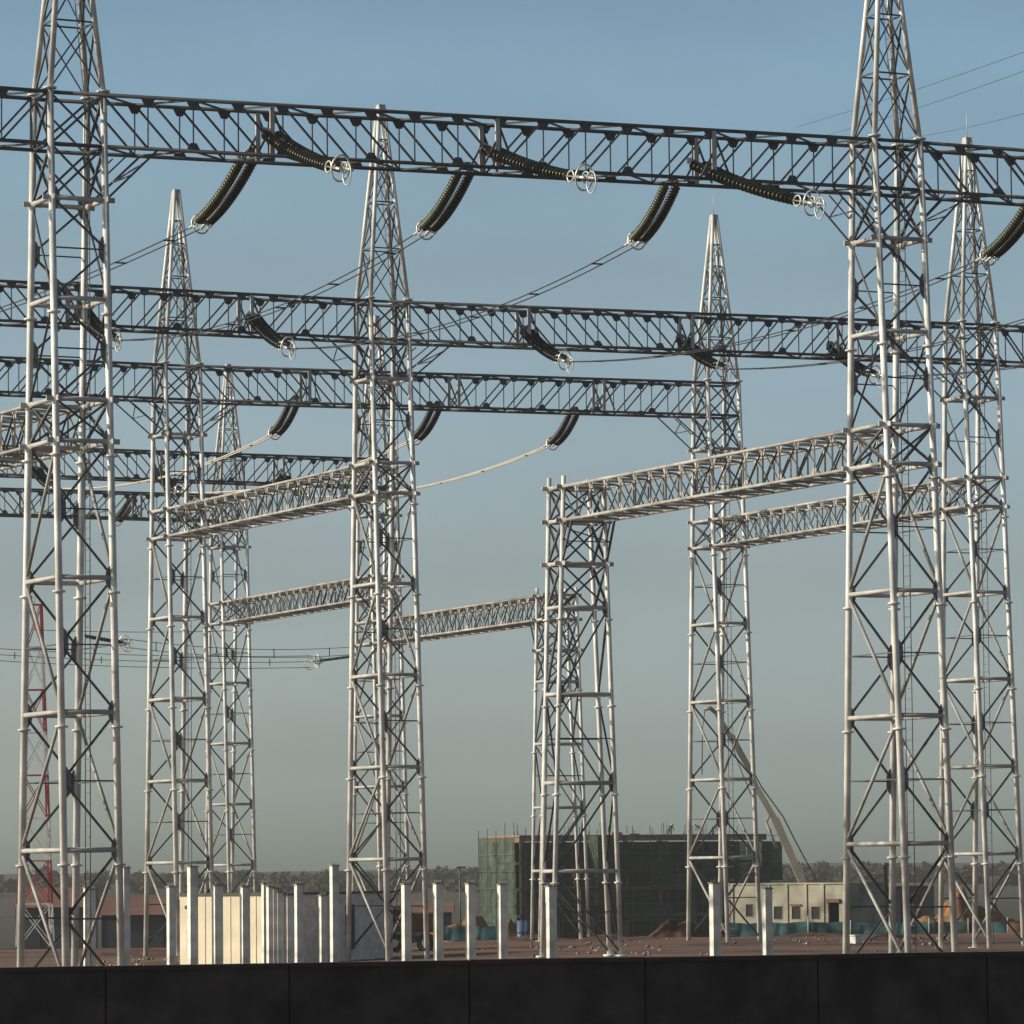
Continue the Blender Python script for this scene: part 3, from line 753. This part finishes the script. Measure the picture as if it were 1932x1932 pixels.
# ---------------------------------------------------------------- pale concrete building
def pale_building():
    Y = 372; a = at(1372, 1700, Y+3); b = at(1597, 1700, Y-4); g0 = gz(Y)-.3; tz = at(1480, 1666, Y).z
    d = (b-a); d.z = 0; Lx = d.length; e = d.normalized(); n = Vector((-e.y, e.x, 0)); o = Vector((a.x, a.y, 0))
    root = thing('concrete_building', 'pale weathered one storey building with a row of small square windows', 'building', (o.x, o.y, g0))
    def X(px): return (px-1372)/225*Lx
    def Z(py): return at(1480, py, Y).z
    wins = [(1408, 1421, 1706, 1729), (1461, 1477, 1710, 1734), (1495, 1511, 1711, 1734), (1532, 1547, 1711, 1734), (1563, 1583, 1702, 1757)]
    # wall in pieces around the openings
    zb_, zt_ = g0, tz-.12; wx = MB(); x = 0
    for (p0, p1, q0, q1) in wins:
        x0, x1 = X(p0), X(p1); wx.obox(o, e, n, x, x0, 0, .25, zb_, zt_)
        wx.obox(o, e, n, x0, x1, .0, .25, Z(q0), zt_)
        if Z(q1) > zb_+.05: wx.obox(o, e, n, x0, x1, .0, .25, zb_, Z(q1))
        x = x1
    wx.obox(o, e, n, x, Lx, 0, .25, zb_, zt_); wx.build('front_wall', M_YARDC, root)
    MB().obox(o, e, n, 0, .25, .252, 6, zb_, zt_).build('side_wall', M_YARDC, root)
    MB().obox(o, e, n, Lx-.25, Lx, .252, 6, zb_, zt_).build('side_wall', M_YARDC, root)
    MB().obox(o, e, n, -.1, Lx+.1, -.12, 6.1, zt_+.002, tz).build('roof_slab', M_YARDC, root)
    MB().obox(o, e, n, .3, Lx-.3, 1.2, 1.4, zb_, zt_-.02).build('inner_wall', M_DARK, root)  # black backing paints the shade indoors
    for i, (p0, p1, q0, q1) in enumerate(wins):
        x0, x1 = X(p0), X(p1)
        if i < 4:
            fr = MB()
            for (c0, c1, d0, d1) in ((x0-.04, x0, Z(q1)-.04, Z(q0)+.04), (x1, x1+.04, Z(q1)-.04, Z(q0)+.04), (x0, x1, Z(q0), Z(q0)+.04), (x0, x1, Z(q1)-.04, Z(q1))):
                fr.obox(o, e, n, c0, c1, -.03, -.003, d0, d1)
            f = fr.build('window_frame', M_YARDC, root)
            sub(f, root, MB().obox(o, e, n, x0, x1, .05, .07, Z(q1), Z(q0)), 'pane', M_DARK)  # pane coloured black so the opening looks unlit
        else: MB().obox(o, e, n, x0-.15, x1+.15, -.22, -.003, Z(q0)-.05, Z(q0)+.25).build('lintel', M_RED, root)
        if i == 2: MB().obox(o, e, n, x0-.1, x1+.1, -.15, -.035, Z(q0)+.09, Z(q0)+.22).build('lintel', M_RED, root)
    for px in (1381, 1430, 1451, 1485, 1521, 1553): MB().obox(o, e, n, X(px)-.17, X(px)+.17, -.10, -.003, zb_, zt_).build('pilaster', M_YARDC, root)
pale_building()

# ---------------------------------------------------------------- low sheds
def shed(name, label, x0, x1, ty, Y, mw, mr, trim, dep=8., roofh=0.):
    a = at(x0, 1700, Y); b = at(x1, 1700, Y); g0 = gz(Y); tz = at((x0+x1)/2, ty, Y).z; o = Vector((a.x, a.y, 0)); e = Vector((1, 0, 0)); n = Vector((0, 1, 0)); Lx = b.x-a.x
    root = thing(name, label, 'shed', (o.x, o.y, g0))
    MB().obox(o, e, n, 0, Lx, 0, dep, g0-.3, tz).build('wall', mw, root)
    k = int(Lx/1.5)
    for i in range(k+1): MB().obox(o, e, n, Lx*i/k-.03, Lx*i/k+.03, -.05, -.002, g0, tz-.02).build('wall_rib', mw, root)
    if roofh:
        m = MB(); m.v = [o+e*(-.3)+n*(-.4)+UZ*(tz+.002), o+e*(Lx+.3)+n*(-.4)+UZ*(tz+.002), o+e*(Lx+.3)+n*(dep/2)+UZ*(tz+roofh), o+e*(-.3)+n*(dep/2)+UZ*(tz+roofh), o+e*(-.3)+n*(dep+.4)+UZ*(tz+.002), o+e*(Lx+.3)+n*(dep+.4)+UZ*(tz+.002)]
        m.f = [[0, 1, 2, 3], [3, 2, 5, 4], [0, 3, 4], [1, 5, 2], [0, 4, 5, 1]]; m.sm = [False]*5; m.build('roof', mr, root)
    else: MB().obox(o, e, n, -.1, Lx+.1, -.1, dep, tz+.002, tz+.22).build('roof_edge', mr, root)
    return o, Lx, tz, root
shed('blue_shed', 'dark blue flat roofed shed behind the near right tower', 1600, 1762, 1672, 400, M_BLUE, M_YARDC, None, 9)
shed('low_shed', 'dark navy shed under a red brown roof left of the cabin tower', 192, 345, 1726, 330, M_BLUE, M_BROWNR, None, 9, 1.3)
shed('low_shed', 'small dark shed with a brown roof seen through the centre left tower', 700, 850, 1722, 400, M_BLUE, M_BROWNR, None, 7, .9)
shed('low_shed', 'low dark shed with brown roof behind the left edge tower', 30, 165, 1712, 360, M_BLUE, M_BROWNR, None, 9, 1.6)
# ---------------------------------------------------------------- chimney pipe
p = at(1672, 1750, 395); pt_ = at(1672, 1628, 395)
tag(MB().tube([Vector((p.x, p.y, gz(395))), Vector((p.x, p.y, pt_.z-.25)), Vector((p.x, p.y, pt_.z-.24)), Vector((p.x, p.y, pt_.z))], [.2, .2, .32, .32], 10).build('chimney_pipe', M_SCAF), 'dark upright pipe beside the blue shed roof inside the near right tower', 'pipe')

# ---------------------------------------------------------------- fences, earth heaps
def fence(label, x0, x1, Y, h=1.5):
    a = at(x0, 1700, Y); b = at(x1, 1700, Y); g0 = gz(Y); root = thing('sheet_fence', label, 'fence', (a.x, a.y, g0)); n = max(2, int((b.x-a.x)/2.2)); rnd = random.Random(x0)
    for i in range(n+1):
        x = lerp(a.x, b.x, i/n); MB().tube([Vector((x, Y-.05, g0-.1)), Vector((x, Y-.05, g0+h+.25+rnd.uniform(-.1, .15)))], .045, 6).build('fence_pole', M_TEALP, root)
    for i in range(n):
        m = MB(); x0_, x1_ = lerp(a.x, b.x, i/n)+.03, lerp(a.x, b.x, (i+1)/n)-.03; nn = 6
        for q in range(nn+1):
            t = q/nn; yy = Y+.06*math.sin(t*9+i)
            m.v.append(Vector((lerp(x0_, x1_, t), yy, g0+.1))); m.v.append(Vector((lerp(x0_, x1_, t), yy+.05, g0+h-.12*math.sin(t*math.pi)*rnd.random())))
        for q in range(nn): m.f.append([2*q, 2*q+2, 2*q+3, 2*q+1]); m.sm.append(True)
        m.build('fence_sheet', M_TEAL, root)
fence('teal sheet fence in front of the pale concrete building', 1372, 1600, 300, 1.15)
fence('teal sheet fence between the legs of the near right tower and beyond', 1604, 1900, 305, 1.1)
fence('blue green sheet fence below the orange earth heap left of the netted building', 828, 950, 300, 1.1)
def heap(name, label, x, Y, wid, h, m, seed, cat='earth heap'):
    p = at(x, 1700, Y); g0 = gz(Y, p.x)-.15; rnd = random.Random(seed); v = []; f = []; NR_, NA = 22, 64
    ph = [rnd.uniform(0, 6.28) for _ in range(6)]
    for i in range(NR_+1):
        t = i/NR_
        for k in range(NA):
            a = 2*math.pi*k/NA; rr = t*wid/2*(1+.18*math.sin(2*a+ph[0])+.1*math.sin(5*a+ph[1]))
            z = 1.25*h*(.5+.5*math.cos(math.pi*t**1.25))*(1+.15*math.sin(3*a+ph[2])*t)+rnd.uniform(-.03, .03)*h*t*(1-t)*2
            X_, Y_ = rr*math.cos(a), rr*math.sin(a)*.7
            q = noise.noise(Vector((X_*.55+seed*7, Y_*.55, seed)))*.55+noise.noise(Vector((X_*1.6, Y_*1.6, seed*3)))*.22+noise.noise(Vector((X_*4, Y_*4, seed*5)))*.07
            z = z*(.72+.9*q)+h*.10*q
            v.append((X_, Y_, z if t < 1 else -.25))
    for i in range(NR_):
        for k in range(NA): f.append((i*NA+k, (i+1)*NA+k, (i+1)*NA+(k+1) % NA, i*NA+(k+1) % NA))
    me = bpy.data.meshes.new(name); me.from_pydata(v, [], f); me.polygons.foreach_set('use_smooth', [True]*len(f)); me.materials.append(m); o = bpy.data.objects.new(name, me); C.objects.link(o); o.location = (p.x, Y, g0)
    tag(o, label, cat)
heap('earth_heap', 'orange earth heap left of the netted building behind the posts', 878, 336, 6.4, 2.5, M_DIRT, 1)
heap('earth_heap', 'small orange earth heap at the foot of the netted building corner', 966, 335, 5.0, 1.7, M_DIRT, 2)
heap('earth_heap', 'big orange earth heap at the right edge beyond the fence', 1826, 350, 11.0, 3.1, M_DIRT, 3)
heap('earth_heap', 'low red brown earth heap before the dark base of the netted building', 1274, 262, 4.2, 1.35, M_REDEARTH, 4)

# ---------------------------------------------------------------- boom crane
def boom():
    Y = 405; pts = [(1516, 1668), (1484, 1592), (1462, 1545), (1428, 1488), (1414, 1452), (1376, 1388), (1352, 1346), (1340, 1336), (1330, 1338)]
    P = [at(x, y, Y) for x, y in pts]; base = Vector((P[0].x+1.0, Y, gz(Y)))
    root = thing('boom_crane', 'long pale boom reaching up left from behind the pale concrete building', 'crane', base)
    ws = [.85, .75, .7, .6, .5, .42, .34, .22]
    MB().bar(P[0]+(P[0]-P[1])*.25, P[2], .85, .7).build('main_boom', M_CRANE, root)
    MB().bar(P[2]+(P[1]-P[2])*.1, P[3]+(P[3]-P[2])*.05, .62, .55).build('middle_boom', M_CRANE, root)
    MB().bar(P[3], P[4]+(P[4]-P[3])*.05, .5, .45).build('middle_boom', M_CRANED, root)
    MB().bar(P[4], P[6], .52, .45).build('fly_boom', M_CRANED, root)
    MB().tube(P[6:], .19, 8).build('curved_tip_pipe', M_CRANED, root)
    off = Vector((.75, 0, .2))
    MB().tube([P[0]+off*1.6, P[1]+off*1.1, P[2]+off, P[3]+off*.6, P[5]+off*.5], .07, 6).build('delivery_pipe', M_CRANED, root)
    off = Vector((-.75, 0, -.35))
    MB().tube([P[1]+off*1.2, P[2]+off*1.05], .13, 8).build('hydraulic_ram', M_CRANED, root)
    MB().tube([P[2]+off*1.0, P[2].lerp(P[3], .25)], .08, 8).build('hydraulic_ram', M_CRANED, root)
    MB().tube([P[3]+off*.7-UZ*.3, P[4]+off*.9, P[4].lerp(P[5], .4)+off*.6, P[5]], .05, 6).build('hydraulic_hose', M_SCAF, root)
    MB().tube([P[8], P[8]-UZ*1.8-Vector((.25, 0, 0)), P[8]-UZ*6-Vector((.35, 0, 0))], .05, 6).build('end_hose', M_SCAF, root)
    MB().tube([base, base+UZ*3.2], [.9, .55], 14).build('turret', M_CRANE, root)
    MB().box(base+UZ*.9+Vector((2.0, 0, 0)), 8.5, 2.3, .7).build('truck_bed', M_CRANED, root)
    MB().box(base+UZ*1.9+Vector((6.9, 0, 0)), 1.9, 2.3, 2.4).build('truck_cab', M_CRANE, root)
    for dx in (-1.4, .0, 4.0, 6.6):
        for dy in (-1.05, 1.05): MB().tube([base+Vector((dx, dy-.15, .5)), base+Vector((dx, dy+.15, .5))], .5, 18).build('wheel', M_TYRE, root)
boom()

# ---------------------------------------------------------------- street lamp
p = at(868, 1700, 330); root = thing('street_lamp', 'thin dark street lamp between two white posts left of the netted building', 'lamp', (p.x, p.y, gz(330))); t = at(868, 1638, 330)
MB().tube([Vector((p.x, p.y, gz(330))), Vector((p.x, p.y, t.z))], [.08, .05], 8).build('pole', M_SCAF, root)
MB().box((p.x+.12, p.y, t.z+.05), .7, .35, .14).build('lamp_head', M_SCAF, root)
MB().bar((p.x-.25, p.y, t.z-.02), (p.x+.1, p.y, t.z+.02), .06).build('arm', M_SCAF, root)

# ---------------------------------------------------------------- truck behind the centre tower
def truck():
    Y = 212; p = at(762, 1795, Y); b = Vector((p.x, Y, 0)); b.z = gz(Y, b.x)+.02; root = thing('lorry', 'rust red lorry with dark windows parked behind the centre left tower', 'lorry', b)
    e = Vector((1, 0, 0)); n = Vector((0, 1, 0))
    m = MB(); # cab with a sloping windscreen
    pr = [(-1.0, .75), (-1.0, 1.45), (-.75, 2.15), (.35, 2.2), (.35, .75)]
    m.poly([b+e*x+n*1.0+UZ*z for x, z in pr], n, 2.0); m.build('cab', M_TRUCK, root)
    MB().poly([b+e*x-n*.012+UZ*z for x, z in [(-.82, 1.45), (-.65, 2.02), (.1, 2.05), (.1, 1.45)]], n, .02).build('side_window', M_GLASS, root)
    MB().poly([b+e*(-1.02+.0)+n*.15+UZ*1.48, b+e*(-1.02)+n*1.85+UZ*1.48, b+e*(-.78)+n*1.85+UZ*2.1, b+e*(-.78)+n*.15+UZ*2.1], (-1, 0, .35), .02).build('windscreen', M_GLASS, root)
    MB().obox(b, e, n, .45, 1.5, .0, 2.0, .95, 1.85).build('load_bed', M_TRUCK, root)
    MB().obox(b, e, n, -1.0, 1.6, .4, 1.6, .55, .745).build('chassis', M_SCAF, root)
    for dx in (-.45, 1.05):
        for dy in (.05, 1.95):
            w_ = MB().tube([b+e*dx+n*(dy-.13)+UZ*.45, b+e*dx+n*(dy+.13)+UZ*.45], .45, 20).build('wheel', M_TYRE, root)
            sub(w_, root, MB().tube([b+e*dx+n*(dy-.15)+UZ*.45, b+e*dx+n*(dy-.131)+UZ*.45], .2, 12), 'hub', M_RING)
    MB().obox(b, e, n, -1.08, -.98, .2, .5, .8, .95).build('headlight', M_RINGW, root); MB().obox(b, e, n, -1.08, -.98, 1.5, 1.8, .8, .95).build('headlight', M_RINGW, root)
truck()
# blue drums by the fence
for i, x in enumerate((984, 992)):
    p = at(x, 1700, 290); b = Vector((p.x, 290, gz(290)))
    m = MB().tube([b, b+UZ*.28, b+UZ*.3, b+UZ*.32, b+UZ*.6, b+UZ*.62, b+UZ*.64, b+UZ*1.35], [.33, .33, .36, .33, .33, .36, .33, .33], 14)
    tag(m.build('drum', M_BLUEP), ('left', 'right')[i]+' one of the two blue drums at the foot of the netted building', 'drum', 'blue drums by the netted building')
# container-like pale block low right
p = at(1614, 1700, 205); b = Vector((p.x, 205, gz(205, p.x))); tz = at(1614, 1766, 205).z-b.z
m = MB().obox(b, u1, u2, -.18, .18, -.25, .25, 0, max(.3, tz)).obox(b, u1, u2, -.24, .24, -.31, .31, max(.3, tz)+.002, max(.3, tz)+.06)
tag(m.build('junction_box', M_POST), 'small pale green box on the ground between the legs of the near right tower', 'box')

# ---------------------------------------------------------------- loose rubble along the wall
for i, (x, Y, wd, hh) in enumerate(((1010, 235, 4.5, .55), (900, 222, 3.5, .4), (1170, 228, 5.0, .5), (1520, 226, 5.5, .5), (1700, 222, 5.0, .45), (270, 215, 4.0, .6))):
    heap('soil_mound', ('low red soil mound just behind the flat topped column', 'low red soil mound behind the second post from the netted building', 'long low red soil mound in front of the netted building', 'low soil mound in front of the pale concrete building fence', 'low soil mound between the legs of the near right tower', 'low dark soil mound left of the cream cabin')[i], x, Y, wd*1.5, hh*.7, M_REDEARTH, 20+i, 'soil mound')
def rubble():
    rnd = random.Random(9); v = []; f = []
    for (xa, xb, n, Y0, Y1) in ((180, 420, 80, 165, 205), (1180, 1250, 10, 180, 200), (640, 760, 26, 180, 200), (1000, 1300, 34, 195, 225), (1450, 1800, 50, 205, 228), (120, 1800, 160, 170, 228)):
        for _ in range(n):
            Y = rnd.uniform(Y0, Y1); p = at(rnd.uniform(xa, xb), 1800, Y); c = Vector((p.x, Y, gz(Y, p.x)+rnd.uniform(0, .06))); s = rnd.uniform(.03, .13); b = len(v)
            q = [Vector((rnd.uniform(-1, 1), rnd.uniform(-1, 1), rnd.uniform(-.6, .7)))*s for _ in range(6)]
            base = [Vector((1, 0, 0)), Vector((0, 1, 0)), Vector((-1, 0, 0)), Vector((0, -1, 0)), Vector((0, 0, .8)), Vector((0, 0, -.8))]
            v += [tuple(c+base[k]*s+q[k]*.4) for k in range(6)]
            for t in ((0, 1, 4), (1, 2, 4), (2, 3, 4), (3, 0, 4), (1, 0, 5), (2, 1, 5), (3, 2, 5), (0, 3, 5)): f.append([b+i for i in t])
    me = bpy.data.meshes.new('rubble'); me.from_pydata(v, [], f); me.materials.append(M_RUBBLE); o = bpy.data.objects.new('rubble', me); C.objects.link(o)
    tag(o, 'pale broken stones scattered on the red earth behind the wall', 'rubble', kind='stuff')
rubble()

# ---------------------------------------------------------------- workers
def person(label, base, yaw, pose, shirt, helmet):
    root = thing('person', label, 'person', base, 'workers on the building site'); root.rotation_euler = (0, 0, yaw)
    bend = {'stand': 0., 'bend': 1.05, 'lean': .35}[pose]
    hip = Vector((0, 0, .92)); 
    def up(l): return hip+Vector((math.sin(bend)*l, 0, math.cos(bend)*l))
    ch, nk, hd = up(.34), up(.52), up(.60)
    hdt = up(.66)+Vector((.04 if bend else 0, 0, 0))
    V = [hip, up(.18), ch, nk]; R_ = [.14, .125, .155, .06]; E = [(0, 1), (1, 2), (2, 3)]
    for s in (-1, 1):
        i = len(V); kx = .12 if pose != 'stand' else .04
        V += [hip+Vector((0, s*.1, -.04)), Vector((kx, s*.12, .5)), Vector((-.02, s*.13, .09)), Vector((.14, s*.14, .04))]; R_ += [.095, .065, .045, .04]
        E += [(0, i), (i, i+1), (i+1, i+2), (i+2, i+3)]
        sh = ch+(nk-ch)*.45+Vector((0, s*.18, 0)); i = len(V)
        if bend > .5: el_, ha = sh+Vector((.06, s*.05, -.27)), sh+Vector((.20, s*.0, -.50))
        else: el_, ha = sh+Vector((.03, s*.08, -.28)), sh+Vector((.20, s*.06, -.48))
        V += [sh, el_, ha]; R_ += [.062, .045, .032]; E += [(2, i), (i, i+1), (i+1, i+2)]
    me = bpy.data.meshes.new('body'); me.from_pydata([tuple(v) for v in V], E, []); me.update()
    o = bpy.data.objects.new('body', me); C.objects.link(o); o.parent = root
    md = o.modifiers.new('skin', 'SKIN'); md.use_smooth_shade = True
    for i, sv in enumerate(me.skin_vertices[0].data): sv.radius = (R_[i], R_[i]); sv.use_root = i == 0
    sb = o.modifiers.new('sub', 'SUBSURF'); sb.levels = 1; sb.render_levels = 1
    me.materials.append(shirt)
    m = MB(); m.tube([hd-(hd-nk)*.9, hd], [.05, .05], 8); c = hdt+(hdt-hd).normalized()*.03
    prof = [(-.13, .03), (-.10, .065), (-.04, .085), (.03, .09), (.09, .07), (.12, .02)]
    m.tube([c+Vector((0, 0, z)) for z, r in prof], [r for z, r in prof], 12); m.tube([c+Vector((.08, 0, -.03)), c+Vector((.115, 0, -.045))], [.02, .012], 6)
    for s in (-1, 1): m.tube([c+Vector((0, s*.085, -.03)), c+Vector((0, s*.10, -.0))], .018, 6)
    h = MB(); h.v = m.v; h.f = m.f; h.sm = m.sm; del root['_o']; ho = h.build('head', M_SKIN, root)
    hm = MB().tube([c+Vector((.02, 0, .03)), c+Vector((.02, 0, .045)), c+Vector((0, 0, .05)), c+Vector((0, 0, .10)), c+Vector((0, 0, .15))], [.14, .14, .115, .10, .04], 14); hm.build('helmet', helmet, root)
    return root
def roofpt(s, q, z=0): return NO+u1*s+u2*q+UZ*(NTZ-.3+z)
person('worker bending over on the roof edge of the netted building behind the rod topped tower', roofpt(20.8, .5), 2.6, 'bend', M_SHIRT2, M_HELMY)
person('second worker crouching beside the bending one on the roof', roofpt(22.2, .6), .4, 'bend', M_SHIRT2, M_SHIRT2)
person('dark clothed worker on the netted roof left of the rod topped tower', roofpt(17.3, .6), 1.2, 'bend', M_SHIRT2, M_HELMY)
person('worker in orange with red helmet on the scaffold behind the flat topped column', NO+u1*5.0-u2*2.2+UZ*(NTZ-5.2), 3.6, 'lean', M_SHIRT, M_HELM)
person('worker in dark clothes with yellow helmet beside the orange clad one', NO+u1*6.1-u2*2.2+UZ*(NTZ-5.2), .2, 'lean', M_SHIRT2, M_HELMY)
MB_ = MB().obox(NO, u1, u2, 4.2, 6.95, -2.6, -1.42, NTZ-5.28, NTZ-5.205); MB_.build('scaffold_platform', M_FORM, NR)

# ---------------------------------------------------------------- haze
HAZE = 0.00016
me = bpy.data.meshes.new('haze'); hb = MB().box((0, 950, 22), 1500, 2600, 60)
ho = hb.build('haze', None) if False else None
hb.v = [Vector(v) for v in hb.v]
hm_ = bpy.data.materials.new('haze_air'); hm_.use_nodes = True; hn = hm_.node_tree; hn.nodes.clear()
vo = hn.nodes.new('ShaderNodeVolumePrincipled'); vo.inputs['Color'].default_value = (.86, .88, .88, 1); vo.inputs['Density'].default_value = HAZE; vo.inputs['Anisotropy'].default_value = .2
ou = hn.nodes.new('ShaderNodeOutputMaterial'); hn.links.new(vo.outputs[0], ou.inputs['Volume'])
ho = hb.build('haze', hm_); ho['kind'] = 'stuff'; ho['label'] = 'thin grey dust haze over the whole yard'
for r in ROOTS:
    if '_o' in r: del r['_o']
